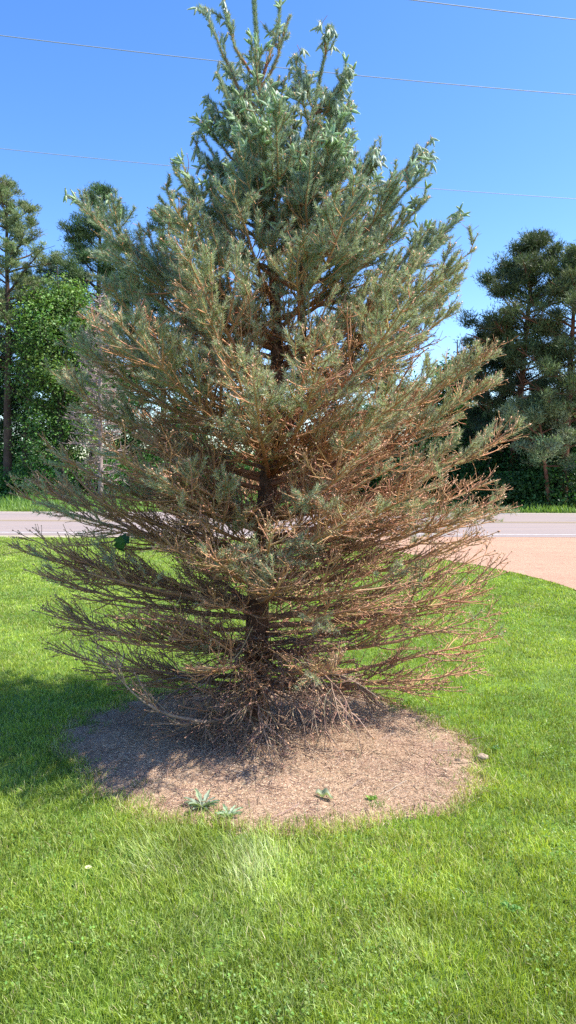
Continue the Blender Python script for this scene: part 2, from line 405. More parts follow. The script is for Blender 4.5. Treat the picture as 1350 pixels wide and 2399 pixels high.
# low dead branches drooping on the litter
grey_label = 'pale grey lichened limb curving out low at the front left'
seed += 1; count += 1
branch([on(trunk_pts, .42), at(575, 1668, 4.25), at(500, 1702, 4.0), at(410, 1692, 3.85), at(320, 1640, 3.75), at(252, 1556, 3.7)], r0=.019, bushy=1.0, live=0., seed=seed, label=grey_label, grey=.75)
for px, py, z0 in [(480, 1760, .34), (640, 1800, .40), (760, 1760, .36), (850, 1770, .42), (330, 1730, .3), (700, 1700, .45), (905, 1668, .38), (560, 1770, .45)]:
    g = gnd(px, py, .05); b = on(trunk_pts, z0); seed += 1; count += 1
    h = (g - b); branch([b, b + h * [.35, .35, .0] + RNG.normal(0, .06, 3), b + h * [.75, .75, .2] + RNG.normal(0, .07, 3) * [1, 1, .3], g], r0=.007, bushy=.85, live=0., seed=seed, grey=.35, droop=True)
EX = (MB(), MB(), MB()); az = 1.1
shoot_needles(EX[1], trunk_pts[None, 33:], np.ones(1), RNG, 4200, .034, TOPC[None], w=.004); shoot_needles(EX[1], stem2_pts[None, 15:], np.ones(1), RNG, 2800, .032, TOPC[None])
for q in range(30):
    z = RNG.uniform(3.2, 3.95); a = RNG.uniform(0, 6.28); st = stem2_pts if q % 2 and z < 4.2 else trunk_pts
    tip_branch(on(st, z) + np.array([math.cos(a), math.sin(a), 0]) * float(np.interp(z, [3.3, 3.7, 3.95], [.50, .30, .16])) * RNG.uniform(.5, 1), stem=st, bushy=.8, into=EX, hang=q % 3 > 0)
    count -= 1
for q in range(4):
    z = RNG.uniform(.42, .95); a = -math.pi / 2 + RNG.uniform(-1.2, 1.2); tip_branch(on(trunk_pts, z) + np.array([math.cos(a), math.sin(a), 0]) * Rz(z) * RNG.uniform(.5, .95), bushy=1.2, into=EX)
    count -= 1
for px, py, z0 in [(540, 1745, .5), (610, 1790, .3), (690, 1760, .55), (800, 1735, .5), (730, 1790, .3), (450, 1735, .4), (870, 1720, .3)]:
    g_ = gnd(px, py, .05); b = on(trunk_pts, z0); seed += 1; h = g_ - b
    branch([b, b + h * [.35, .35, 0] + RNG.normal(0, .06, 3), b + h * [.8, .8, .15] + RNG.normal(0, .06, 3) * [1, 1, .3], g_ + RNG.normal(0, .08, 3) * [1, 1, 0]], r0=.006, bushy=.8, live=0., seed=seed, grey=.3, droop=True, into=EX)
for q in range(14):
    z = RNG.uniform(1.0, 2.3); a = -math.pi / 2 + RNG.uniform(-1.1, 1.1); tip_branch(on(trunk_pts, z) + np.array([math.cos(a), math.sin(a), 0]) * Rz(z) * RNG.uniform(.5, .92), bushy=.8, into=EX)
    count -= 1
for q in range(80):
    z = .65 + (4.0 - .65) * ((q + .5) / 80) ** .82; az += 2.39996; s2 = z > 2.6 and q % 3 == 0
    stem = stem2_pts if s2 else trunk_pts; c = on(stem, z); rr = Rz(z) * RNG.uniform(.5, .9) * (.8 if s2 else 1)
    tip = c + np.array([math.cos(az), math.sin(az) * (1 if math.sin(az) > 0 else 1.05), 0]) * rr
    tip_branch(tip, stem=stem, bushy=.8, into=EX)
    count -= 1
o = child(EX[0], 'inner_branches', M_twig, spruce, True); o['kind'] = 'stuff'
q = child(EX[1], 'needles', M_needle, o); q['kind'] = 'stuff'; q = child(EX[2], 'new_shoots', M_new, o); q['kind'] = 'stuff'
print('branches', count, stats)

# a few broad leaves caught among the left branches
lf = MB(); c0 = at(280, 1270, 4.2)
pp = c0 + RNG.normal(0, .022, (7, 3)); leaves(lf, pp, norm(RNG.normal(0, .5, (7, 3)) + [0, -.9, .4]), np.full(7, .07), base_col(7, (.05, .14, .04), .2), aspect=.85)
tubes(lf, np.array([[c0 + [.02, .05, .09], c0 + [0, .02, .03], c0]]), np.full((1, 3), .0018), 4, np.array([[.1, .12, .05]]))
o = lf.build('broad_leaf_sprig', M_leaf); tag(o, 'dark green broad leaves caught in the bare left branches of the spruce', 'leaf sprig')

# ------------------------------------------------------------------ ground pieces
def vnoise(X, Y, s, seed):
    r = np.random.default_rng(seed); T = r.random((64, 64)); x = X / s; y = Y / s
    i = np.floor(x).astype(int); j = np.floor(y).astype(int); fx = x - i; fy = y - j; fx = fx * fx * (3 - 2 * fx); fy = fy * fy * (3 - 2 * fy)
    a = T[i % 64, j % 64]; b = T[(i + 1) % 64, j % 64]; c = T[i % 64, (j + 1) % 64]; d = T[(i + 1) % 64, (j + 1) % 64]
    return (a * (1 - fx) + b * fx) * (1 - fy) + (c * (1 - fx) + d * fx) * fy
def flat(name, pts, z, m, label=None, kind='structure', cat=None):
    P = np.array([[p[0], p[1], z] for p in pts]); mb = MB(); mb.add(P, [list(range(len(P)))])
    o = mb.build(name, m); tag(o, label, cat, None, kind); return o
M_lawn = noisemat('lawn_soil', [(.3, (.045, .085, .012)), (.5, (.10, .19, .028)), (.72, (.15, .24, .05))], 3.5, 10, .95, .5, 60, .02, [(.6, (.15, .22, .06), .45, .75), (90, (.06, .11, .02), .45, .7)])
M_bed = noisemat('litter', [(.25, (.22, .145, .09)), (.5, (.40, .275, .18)), (.75, (.54, .395, .275))], 55, 12, .95, .8, 170, .012, [(3, (.34, .22, .155), .45, .65), (18, (.22, .14, .10), .56, .75)])
M_asph = noisemat('asphalt', [(.3, (.235, .185, .162)), (.7, (.32, .256, .226))], 90, 6, .9, .2, 300, .004, [(.5, (.245, .205, .195), .4, .7, (.3, 3, 1)), (2.2, (.19, .17, .165), .52, .7, (.12, 3.5, 1))])
M_grav = noisemat('gravel', [(.3, (.35, .21, .135)), (.6, (.48, .30, .20)), (.8, (.58, .40, .285))], 30, 12, .95, .8, 45, .03, [(1.2, (.40, .24, .16), .4, .7, (.6, 1.6, 1)), (9, (.24, .15, .105), .60, .74, (.6, 1.6, 1)), (40, (.22, .14, .10), .58, .70)])
M_should = noisemat('shoulder', [(.3, (.30, .25, .19)), (.7, (.46, .38, .29))], 12, 10, .95, .5, 60, .02, [(1.5, (.2, .25, .08), .5, .65)])
M_white = noisemat('white_paint', [(.3, (.30, .28, .27)), (.6, (.58, .56, .54))], 15, 6, .7)
M_yellow = noisemat('yellow_paint', [(.3, (.26, .21, .13)), (.7, (.42, .32, .14))], 15, 6, .7)

g = 600
mbg = MB(); mbg.add([[-g, -20, 0], [g, -20, 0], [g, g, 0], [-g, g, 0]], [[0, 1, 2, 3]])
lawn = mbg.build('lawn', M_lawn); tag(lawn, kind='structure')
# road: direction from its near edge seen left and right
nl_, nr_ = gnd(0, 1252), gnd(1350, 1258); rd = norm(nr_ - nl_); rn = np.array([-rd[1], rd[0], 0])
fl_ = gnd(0, 1199); fr_ = gnd(1350, 1217)
wid = 8.6
mid0 = gnd(675, 1255)
def rp(s, w, z): p = mid0 + rd * s + rn * w; return [p[0], p[1], z]
def strip(name, w0, w1, z, m, label=None, s0=-300, s1=300, cat=None, wav=0):
    ss = np.linspace(s0, s1, 2 if not wav else 400)
    a = [rp(s, w0 + (RNG.normal(0, wav) if wav else 0), z) for s in ss]; b = [rp(s, w1, z) for s in ss]
    mbx = MB(); V = np.array(a + b); k = len(ss); mbx.add(V, [[i, i + 1, k + i + 1, k + i] for i in range(k - 1)])
    o = mbx.build(name, m); tag(o, label, cat, None, 'structure'); return o
strip('road_shoulder', -.75, wid + .5, .008, M_should, wav=.06)
strip('road', -.25, wid, .016, M_asph)
strip('road_marking', .28, .40, .021, M_white)
strip('road_marking', wid - .45, wid - .33, .021, M_white)
strip('road_marking', wid * .5 - .20, wid * .5 - .09, .021, M_yellow)
strip('road_marking', wid * .5 + .09, wid * .5 + .20, .021, M_yellow)
drv = [gnd(800, 1259), gnd(835, 1272), gnd(900, 1288), gnd(1000, 1306), gnd(1080, 1319), gnd(1160, 1332), gnd(1230, 1347), gnd(1290, 1364), gnd(1350, 1385), gnd(1450, 1425), gnd(1700, 1500), gnd(2300, 1600)]
edge = poly_interp(drv, 60); edge[:, :2] += RNG.normal(0, .025, (60, 2))
far = np.array([rp(s, -.24, 0) for s in np.linspace(0, 30, 10)][::-1])
e0 = np.array(rp(np.dot(edge[0] - mid0, rd), -.24, 0))
outl = list(edge) + [np.array(rp(30, -6, 0))] + [p for p in far if np.dot(p - mid0, rd) > np.dot(edge[0] - mid0, rd)] + [e0]
drive_poly = np.array(outl)[:, :2]
flat('gravel_driveway', outl, .012, M_grav)

def inside(poly, X, Y):
    c = np.zeros(len(X), bool); n = len(poly); j = n - 1
    for i in range(n):
        xi, yi = poly[i]; xj, yj = poly[j]
        m = ((yi > Y) != (yj > Y)) & (X < (xj - xi) * (Y - yi) / (yj - yi + 1e-12) + xi); c ^= m; j = i
    return c
bed_px = [(172, 1720), (195, 1790), (240, 1850), (330, 1900), (440, 1922), (560, 1942), (700, 1945), (850, 1925), (960, 1912), (1050, 1885), (1102, 1835), (1110, 1785), (1065, 1735), (1000, 1690), (930, 1660), (850, 1636), (700, 1618), (550, 1620), (400, 1638), (280, 1660), (200, 1688)]
bed = np.array([gnd(*p)[:2] for p in bed_px]); bc = bed.mean(0)
# dense wavy outline
m_ = len(bed); dense = []
for i in range(m_):
    for t in np.linspace(0, 1, 10, endpoint=False): dense.append(bed[i] * (1 - t) + bed[(i + 1) % m_] * t)
dense = np.array(dense)
for _ in range(4): dense = (np.roll(dense, 1, 0) + 2 * dense + np.roll(dense, -1, 0)) / 4
th = np.linspace(0, 2 * np.pi, len(dense), endpoint=False)
wv = 1 + .02 * np.sin(7 * th + 1) + .018 * np.sin(13 * th) + .016 * np.sin(29 * th + 2) + .01 * np.sin(53 * th) + RNG.normal(0, .006, len(th))
bedo = bc + (dense - bc) * wv[:, None]
# raised, slightly lumpy litter disc
mbb = MB(); rings = 26; V = [[bc[0], bc[1], .045]]
for k in range(1, rings + 1):
    q = k / rings
    for p in bedo:
        xy = bc + (p - bc) * q * 1.06
        V.append([xy[0], xy[1], (.045 * (1 - q ** 3) + .006 * math.sin(xy[0] * 23 + xy[1] * 7) * math.sin(xy[1] * 19) + RNG.normal(0, .0035)) * (1 if k < rings else 0) - (.006 if k == rings else -.006)])
nb = len(bedo); Fq = []; Ft = [[0, 1 + i, 1 + (i + 1) % nb] for i in range(nb)]
for k in range(rings - 1):
    a = 1 + k * nb
    Fq += [[a + i, a + nb + i, a + nb + (i + 1) % nb, a + (i + 1) % nb] for i in range(nb)]
V = np.array(V); mbb.add(V, Ft); mbb.F.append(np.array(Fq)); mbb.M.append(0)
o = mbb.build('needle_litter_bed', M_bed, smooth=True); tag(o, kind='structure')
def bedz(X, Y):
    q = np.zeros(len(X)); d = np.stack([X, Y], 1) - bc; an = np.arctan2(d[:, 1], d[:, 0]); rr = np.linalg.norm(d, axis=1)
    pa = np.arctan2(*(bedo - bc).T[::-1]); o_ = np.argsort(pa); rb = np.interp(an, pa[o_], np.linalg.norm(bedo - bc, axis=1)[o_], period=2 * np.pi)
    return rr / rb
# fallen needles and twigs on the bed
X = RNG.uniform(bed[:, 0].min() - .1, bed[:, 0].max() + .1, 150000); Y = RNG.uniform(bed[:, 1].min() - .1, bed[:, 1].max() + .1, 150000); q = bedz(X, Y)
k = RNG.random(len(X)) < np.clip((1.12 - q) / .14, 0, 1); X, Y, q = X[k], Y[k], q[k]; n = len(X)
Z = .045 * (1 - np.clip(q, 0, 1) ** 3) + .012 + RNG.uniform(0, .012, n); a = RNG.uniform(0, 2 * np.pi, n)
D = norm(np.stack([np.cos(a), np.sin(a), RNG.uniform(-.25, .45, n)], 1)); mbn = MB()
pal = np.array([(.54, .38, .25), (.45, .29, .18), (.60, .46, .32), (.28, .16, .10), (.38, .37, .22), (.64, .52, .39)]); pc_ = pal[RNG.choice(6, n, p=[.3, .25, .18, .12, .07, .08])] * RNG.uniform(.7, 1.25, (n, 1)) * (.78 + .45 * vnoise(X, Y, .22, 41))[:, None]
spikes(mbn, np.stack([X, Y, Z], 1), D, RNG.uniform(.010, .020, n), np.full(n, .0022), pc_)
kk = RNG.choice(n, 500, replace=False); P_ = grow(np.stack([X, Y, Z + .003], 1)[kk], norm(D[kk] * [1, 1, .2]), RNG.uniform(.04, .16, 500), 4, norm(D[kk] * [1, 1, 0]), .3, .12, RNG)
tubes(mbn, P_, np.full((500, 4), .0018), 3, base_col(500, (.25, .17, .12), .3))
o = mbn.build('fallen_needles', M_dryneedle); tag(o, 'tan fallen needles and broken twigs covering the bed under the spruce', 'fallen needles', None, 'stuff')

# ------------------------------------------------------------------ grass
def blades(mb, X, Y, H, Wd, lean, C, z0=0., rng=RNG, adir=None):
    n = len(X); a = rng.uniform(0, 2 * np.pi, n) if adir is None else adir; f = rng.uniform(0, 2 * np.pi, n)
    L = np.stack([np.cos(a), np.sin(a), np.zeros(n)], 1) * (lean * H)[:, None]; S = np.stack([np.cos(f), np.sin(f), np.zeros(n)], 1) * (Wd * .5)[:, None]
    B = np.stack([X, Y, np.full(n, z0) if np.isscalar(z0) else z0], 1); h = H[:, None]; up = UP[None]
    zf = np.sqrt(np.clip(1 - (lean * .8) ** 2, .15, 1))[:, None]
    V = np.stack([B - S, B + S, B + L * .3 + up * h * .55 * zf - S * .85, B + L * .3 + up * h * .55 * zf + S * .85, B + L + up * h * .95 * zf], 1)
    k = np.arange(n)[:, None] * 5
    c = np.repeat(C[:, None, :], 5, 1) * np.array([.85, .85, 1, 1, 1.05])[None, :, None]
    nb_ = mb.n
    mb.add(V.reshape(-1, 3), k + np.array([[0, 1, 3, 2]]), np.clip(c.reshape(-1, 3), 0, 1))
    mb.F.append(k + np.array([[2, 3, 4]]) + nb_); mb.M.append(0)
def proj(X, Y, z=0.):
    d = Y * cp - (z - CAMH) * sp; u = Y * sp + (z - CAMH) * cp
    return CX + F * X / d, CY - F * u / d
def allowed(X, Y, soft=.06):
    ok = ~inside(drive_poly, X, Y); w = (X - mid0[0]) * rn[0] + (Y - mid0[1]) * rn[1]; ok &= (w < -.75 + RNG.normal(0, .05, len(X)))
    q = bedz(X, Y); near = Y < 7
    ok &= ~(near & (q + RNG.normal(0, .045, len(X)) < 1.0)); return ok
n = 960000
rr = 1.35 + (18.5 - 1.35) * RNG.random(n) ** 1.35; an = RNG.uniform(-.66, .66, n)
X = rr * np.sin(an); Y = rr * np.cos(an); k = allowed(X, Y); X, Y, rr = X[k], Y[k], rr[k]; n = len(X)
px, py = proj(X, Y)
q = bedz(X, Y)
big = vnoise(X, Y, .55, 1) * .6 + vnoise(X, Y, .17, 2) * .4; pat = vnoise(X, Y, 1.6, 3)
patch = lambda cx, cy, sx, sy: np.exp(-((px - cx) / sx) ** 2 - ((py - cy) / sy) ** 2)
silver = (.25 + 1.1 * vnoise(X, Y, .16, 33)) * (patch(610, 2040, 95, 75) + .3 * patch(480, 2180, 120, 60) + .6 * patch(350, 2020, 90, 60) + .5 * patch(920, 2230, 90, 60) + .5 * patch(700, 2320, 120, 60))
long_ = np.clip(np.exp(-((q - 1.06) / .07) ** 2) * (Y < 7) * .8 + patch(420, 1990, 190, 60) + silver * .8, 0, 1.3)
H = (.034 + .022 * big + .05 * long_ * RNG.random(n)) * RNG.uniform(.6, 1.3, n) * np.interp(rr, [1, 3.2, 5, 18], [.95, .9, .68, .62])
Wd = np.interp(rr, [1.4, 3, 6, 10, 18], [.0026, .003, .0045, .008, .014]) * RNG.uniform(.7, 1.3, n)
lean = np.clip(RNG.uniform(.15, .9, n) + silver * .35, 0, 1); adir = np.where(RNG.random(n) < silver * .8, .9 + 2.2 * vnoise(X, Y, .35, 50) + RNG.normal(0, .35, n), RNG.uniform(0, 2 * np.pi, n))
g1 = np.array((.29, .385, .04)); g2 = np.array((.41, .49, .085)); g3 = np.array((.18, .285, .04)); g4 = np.array((.42, .50, .28)); g5 = np.array((.46, .40, .22))
t = np.clip(pat * .9 + RNG.normal(0, .22, n), 0, 1)[:, None]; C = g1 * (1 - t) + g2 * t
t = np.clip((1 - big) * 1.0 - .28 + RNG.normal(0, .15, n), 0, 1)[:, None]; C = C * (1 - t) + g3 * t
t = np.clip(silver * .48 + RNG.normal(0, .2, n), 0, .95)[:, None]; C = C * (1 - t) + np.array((.50, .59, .34)) * t
dryp = .06 + .16 * patch(900, 1990, 220, 60) + .25 * (np.abs(q - 1.05) < .05) * (Y < 7) + .5 * patch(1235, 1422, 40, 8) + .2 * patch(30, 1290, 90, 14) + .1 * patch(1100, 1480, 120, 60)
C = np.where((RNG.random(n) < dryp)[:, None], g5, C)
C = C * RNG.uniform(.6, 1.25, (n, 1)) * ((.8 + .35 * vnoise(X, Y, .09, 14)) * (.78 + .42 * vnoise(X, Y, .28, 77)))[:, None] * 1.06
keepg = RNG.random(n) < np.clip(.35 + 1.3 * vnoise(X, Y, .11, 15), 0, 1); X, Y, H, Wd, lean, C, adir = [v[keepg] for v in (X, Y, H, Wd, lean, C, adir)]
mbg = MB(); blades(mbg, X, Y, H, Wd, lean, C, adir=adir)
# sparse tufts creeping over the bed
nt_ = 70; tx = RNG.uniform(0, 2 * np.pi, nt_); i_ = (tx / (2 * np.pi) * len(bedo)).astype(int); cc = bc + (bedo[i_] - bc) * (1 - np.abs(RNG.normal(0, .07, (nt_, 1))))
ii = np.repeat(np.arange(nt_), RNG.integers(4, 26, nt_)); X2 = cc[ii, 0] + RNG.normal(0, .025, len(ii)); Y2 = cc[ii, 1] + RNG.normal(0, .025, len(ii))
blades(mbg, X2, Y2, RNG.uniform(.03, .07, len(ii)), np.full(len(ii), .003), RNG.uniform(.2, .8, len(ii)), base_col(len(ii), (.15, .28, .04), .2), .01)
o = mbg.build('lawn_grass', M_grass); tag(o, 'short bright green mown grass around the bed, longer and paler in front', 'grass', None, 'stuff')
# clover patches in the lawn
n = 12000; rr = 1.4 + 4.5 * RNG.random(n) ** 1.3; an = RNG.uniform(-.5, .5, n); X = rr * np.sin(an); Y = rr * np.cos(an)
k = allowed(X, Y) & (vnoise(X, Y, .3, 9) + RNG.normal(0, .08, n) >.50) & (bedz(X, Y) > 1.08); X, Y = X[k], Y[k]; n = len(X)
mbc = MB(); Cc = base_col(n, (.20, .31, .07), .3); h = RNG.uniform(.028, .05, n)
for j in range(3):
    a = RNG.uniform(0, 6.28) + j * 2.094; off = np.stack([np.cos(a) * np.ones(n), np.sin(a) * np.ones(n), np.zeros(n)], 1) * .004
    leaves(mbc, np.stack([X, Y, h], 1) + off, norm(RNG.normal(0, .3, (n, 3)) + UP), RNG.uniform(.006, .010, n), Cc, aspect=1.0)
o = mbc.build('clover', M_grass); tag(o, 'small round clover leaves mixed into the front lawn', 'clover', None, 'stuff')

# verge grass beyond the road
n = 90000; s = RNG.uniform(-34, 26, n); w = wid + .3 + 22 * RNG.random(n) ** 1.6
X = mid0[0] + rd[0] * s + rn[0] * w; Y = mid0[1] + rd[1] * s + rn[1] * w
H = (.22 + .35 * vnoise(X, Y, 1.5, 21)) * RNG.uniform(.6, 1.3, n) * np.interp(w - wid, [0, 1.0, 3], [.4, .7, 1.1]); mbv = MB()
t = np.clip(vnoise(X, Y, 2.5, 5) + RNG.normal(0, .2, n), 0, 1)[:, None]; C = (np.array((.13, .26, .05)) * (1 - t) + np.array((.26, .38, .11)) * t) * RNG.uniform(.7, 1.2, (n, 1))
blades(mbv, X, Y, H, RNG.uniform(.02, .045, n), RNG.uniform(.1, .6, n), C)
o = mbv.build('verge_grass', M_grass); tag(o, 'tall rough green grass along the far side of the road', 'grass', None, 'stuff')

# ------------------------------------------------------------------ small plants and bits on the bed
def rosette(name, px, py, nleaf, L, col, label, cat, z=.02, up=.5, aspect=.35, group=None):
    c = gnd(px, py); root = empty(name, (c[0], c[1], 0)); tag(root, label, cat, group)
    for part, k0, k1 in (('outer_leaves', 0, nleaf * 2 // 3), ('inner_leaves', nleaf * 2 // 3, nleaf)):
        m = MB()
        for j in range(k0, k1):
            a = j * 2.4 + RNG.normal(0, .5); l = L * RNG.uniform(.4, 1.15) * (1 if part[0] == 'o' else .65); e = up * (1 if part[0] == 'o' else 1.8) * RNG.uniform(.6, 1.3)
            d = norm(np.array([math.cos(a), math.sin(a), e])); sdv = norm(np.cross(d, UP)); nn = 7; pts = []
            for q_ in np.linspace(0, 1, nn): pts.append(np.array([c[0], c[1], z]) + d * l * q_ - UP * l * .35 * q_ * q_)
            pts = np.array(pts); wq = aspect * l * .5 * np.sin(np.linspace(.15, .98, nn) * np.pi) * np.where(np.arange(nn) % 2, 1.0, .62)
            Vv = np.concatenate([pts - sdv * wq[:, None] + UP * .006, pts, pts + sdv * wq[:, None] + UP * .006]); Fv = []
            for q_ in range(nn - 1): Fv += [[q_, q_ + 1, nn + q_ + 1, nn + q_], [nn + q_, nn + q_ + 1, 2 * nn + q_ + 1, 2 * nn + q_]]
            m.add(Vv, Fv, base_col(1, col, .15)[0])
        child(m, part, M_leaf, root)
    return root
rosette('silvery_weed', 475, 1905, 34, .13, (.29, .34, .24), 'silvery grey-green weed clump with jagged leaves at the front edge of the needle bed', 'weed', aspect=.20, up=.9)
rosette('silvery_weed', 535, 1925, 24, .09, (.32, .40, .27), 'smaller silvery weed just right of the larger one at the front edge of the bed', 'weed', aspect=.22, up=.8)
rosette('weed_sprout', 870, 1888, 10, .05, (.22, .34, .07), 'tiny yellow-green sprout alone on the front right of the needle bed', 'weed', up=1.2, aspect=.6)
rosette('weed_sprout', 440, 1822, 9, .05, (.14, .26, .10), 'small green weed in the dappled shade at the left of the needle bed', 'weed', up=.9, aspect=.5)
rosette('weed_sprout', 1160, 1765, 9, .045, (.13, .24, .08), 'small dark green weed on the lawn just right of the needle bed', 'weed', up=.9, aspect=.5)
rosette('broad_leaf_weed', 1192, 2142, 7, .05, (.12, .28, .06), 'broad-leaved green weed in the mown grass at the lower right', 'weed', up=.6, aspect=.7)
def lump(name, px, py, r, col, label, cat, squash=.55):
    c = gnd(px, py); nu, nv = 16, 10; V = []
    rs = np.random.default_rng(int(px)); off = rs.uniform(0, 6, 6)
    for i in range(nv + 1):
        ph = math.pi * i / nv
        for j in range(nu):
            t_ = 2 * math.pi * j / nu; k_ = r * (1 + .18 * math.sin(3 * t_ + off[0] + 2 * ph) + .12 * math.sin(5 * t_ + off[1]) * math.sin(4 * ph + off[2]) + .05 * math.sin(11 * t_ + 7 * ph))
            V.append([c[0] + k_ * math.sin(ph) * math.cos(t_) * 1.25, c[1] + k_ * math.sin(ph) * math.sin(t_), .02 + k_ * math.cos(ph) * squash + r * squash * .5])
    m = MB(); m.add(V, [[i * nu + j, i * nu + (j + 1) % nu, (i + 1) * nu + (j + 1) % nu, (i + 1) * nu + j] for i in range(nv) for j in range(nu)])
    o = m.build(name, noisemat(name + '_mat', [(.3, tuple(.6 * v for v in col)), (.7, col)], 60, 8, .9, .6, 120, .01), smooth=True); tag(o, label, cat); return o
lump('stone', 1130, 1784, .026, (.42, .32, .23), 'rough brown-grey stone in the grass at the right rim of the needle bed', 'stone')
lump('small_stone', 1072, 1792, .014, (.12, .10, .08), 'little dark stone on the right side of the needle bed', 'stone')
# curled pale leaf lying on the bed
m = MB(); c = gnd(760, 1888); U_, V_ = np.meshgrid(np.linspace(-1, 1, 13), np.linspace(-1, 1, 9)); w_ = .5 * np.sqrt(np.clip(1 - U_ ** 2 * .95, .02, 1))
Xl = c[0] + U_ * .042; Yl = c[1] + V_ * w_ * .05 - U_ * .018; Zl = .05 + .022 * (V_ * w_ * 2) ** 2 + .008 * np.sin(U_ * 6)
ix = np.arange(13 * 9).reshape(9, 13); Fl = np.stack([ix[:-1, :-1], ix[:-1, 1:], ix[1:, 1:], ix[1:, :-1]], -1).reshape(-1, 4)
m.add(np.stack([Xl, Yl, Zl], -1), Fl, (.30, .34, .22)); o = m.build('curled_leaf', M_leaf, smooth=True); tag(o, 'curled pale grey-green leaf lying on the sunny front of the needle bed', 'leaf')
# pale flower in the lawn
c = gnd(204, 2076); fl = empty('lawn_flower', (c[0], c[1], 0)); tag(fl, 'small pale yellow flower in the grass at the lower left', 'flower')
m = MB(); tubes(m, np.array([[[c[0], c[1], 0], [c[0] + .004, c[1], .04], [c[0] + .006, c[1], .07]]]), np.full((1, 3), .0018), 5, np.array([[.15, .3, .05]])); child(m, 'stem', M_leaf, fl)
m = MB(); a = np.linspace(0, 2 * np.pi, 14, endpoint=False); Dp = norm(np.stack([np.cos(a), np.sin(a), .25 + 0 * a], 1)); leaves(m, np.array([c[0] + .006, c[1], .072]) + Dp * .009, norm(np.stack([-np.cos(a) * .3, -np.sin(a) * .3, np.ones(14)], 1)), np.full(14, .014), np.array([(.75, .72, .40)]), aspect=.5); child(m, 'petals', M_leaf, fl)

# ------------------------------------------------------------------ background trees
def tree_trunk(mb, base, h, r, lean, rng, sides=9):
    n = 12; t = np.linspace(0, 1, n)[:, None]
    P = np.array(base) + t * np.array([lean[0], lean[1], h]) + np.cumsum(rng.normal(0, .012 * h / 10, (n, 3)), 0) * [1, 1, 0]
    P[0, 2] -= .1
    tubes(mb, P[None], (r * (1 - t[:, 0]) ** .8 + .02)[None], sides); return P
def at_t(P, t):
    x = np.asarray(t) * (len(P) - 1); i = np.minimum(x.astype(int), len(P) - 2); f = (x - i)[:, None]; return P[i] * (1 - f) + P[i + 1] * f

def pine(px, py_top, Y, label, crown=.35, spread=.22, nl=48, col=(.05, .085, .045), seed=1, r=.16, bark=M_pbark, lean=(0, 0), tuft=260, base_px=None, clump=.42, rise=.35, up=.45, shape=1.0, dead=.0, name='pine_tree', group='pines and other trees beyond the road', nlen=.17, wid_=.030):
    rng = np.random.default_rng(seed); top = at(px, py_top, Y); bx = at(base_px if base_px is not None else px, 1190, Y)[0]; base = np.array([bx, Y, 0]); h = top[2]
    root = empty(name, base); tag(root, label, 'pine tree', group)
    T = MB(); P = tree_trunk(T, base, h, r, (top[0] - bx + lean[0], lean[1]), rng)
    child(T, 'trunk', bark, root, True)
    t = crown + (1 - crown) * (np.arange(nl) + rng.random(nl)) / nl; t = np.clip(t, 0, .985); S = at_t(P, t); a = np.arange(nl) * 2.4 + rng.normal(0, .4, nl)
    u = (t - crown) / (1 - crown); L = h * spread * (np.sin(np.clip(u * .82 + .18, 0, 1) * np.pi * shape) ** .6 * .85 + .18) * rng.uniform(.55, 1.15, nl)
    L = np.where(u > .85, L * np.interp(u, [.85, 1], [1, .55]), L)
    e = rise + up * u + rng.normal(0, .12, nl); D = norm(np.stack([np.cos(a), np.sin(a), e], 1)); P1 = grow(S, D, L, 7, norm(D * [1, 1, .4] + UP * .5), .5, .08, rng)
    B_ = MB(); tubes(B_, P1, .012 + .018 * L[:, None] * np.linspace(1, .1, 7)[None], 4)
    # forks that carry the tufts
    k = np.maximum((L * (4.2 if tuft else 13)).astype(int), 3); idx = np.repeat(np.arange(nl), k); tt = rng.uniform(.3, 1, len(idx)); x = tt * 6; i = np.minimum(x.astype(int), 5); S2 = P1[idx, i]
    d2 = norm(norm(P1[idx, i + 1] - P1[idx, i]) + rng.normal(0, .55, (len(idx), 3)) + UP * .2); P2 = grow(S2, d2, rng.uniform(.25, .8, len(idx)) * np.clip(L[idx] / 2, .4, 1.1), 4, norm(d2 + UP * .6), .5, .1, rng)
    tubes(B_, P2, np.full((len(idx), 4), .011), 3); child(B_, 'limbs', bark, root)
    if tuft:
        keep = (rng.random(len(idx)) > .12) & (rng.random(nl)[idx] > .10); c_ = P2[keep][:, 2:].reshape(-1, 3); m_ = len(c_); per = max(4, int(tuft * .36)); j = np.repeat(np.arange(m_), per)
        sz = rng.uniform(.5, 1.15, m_) * clump * .5; off = rng.normal(0, 1, (len(j), 3)) * [1, 1, .6] * sz[j][:, None] * .7; o_ = c_[j] + off
        Dn = norm(norm(off) * .6 + rng.normal(0, .5, (len(j), 3)) + UP * .5); C_ = base_col(m_, col, .28, rng)[j] * rng.uniform(.75, 1.25, (len(j), 1))
        G_ = MB(); spikes(G_, o_, Dn, rng.uniform(.6, 1.1, len(j)) * nlen, np.full(len(j), wid_), C_, 0, rng); child(G_, 'crown', M_pineleaf, root)
        stats['bg'] = stats.get('bg', 0) + len(j)
    return root

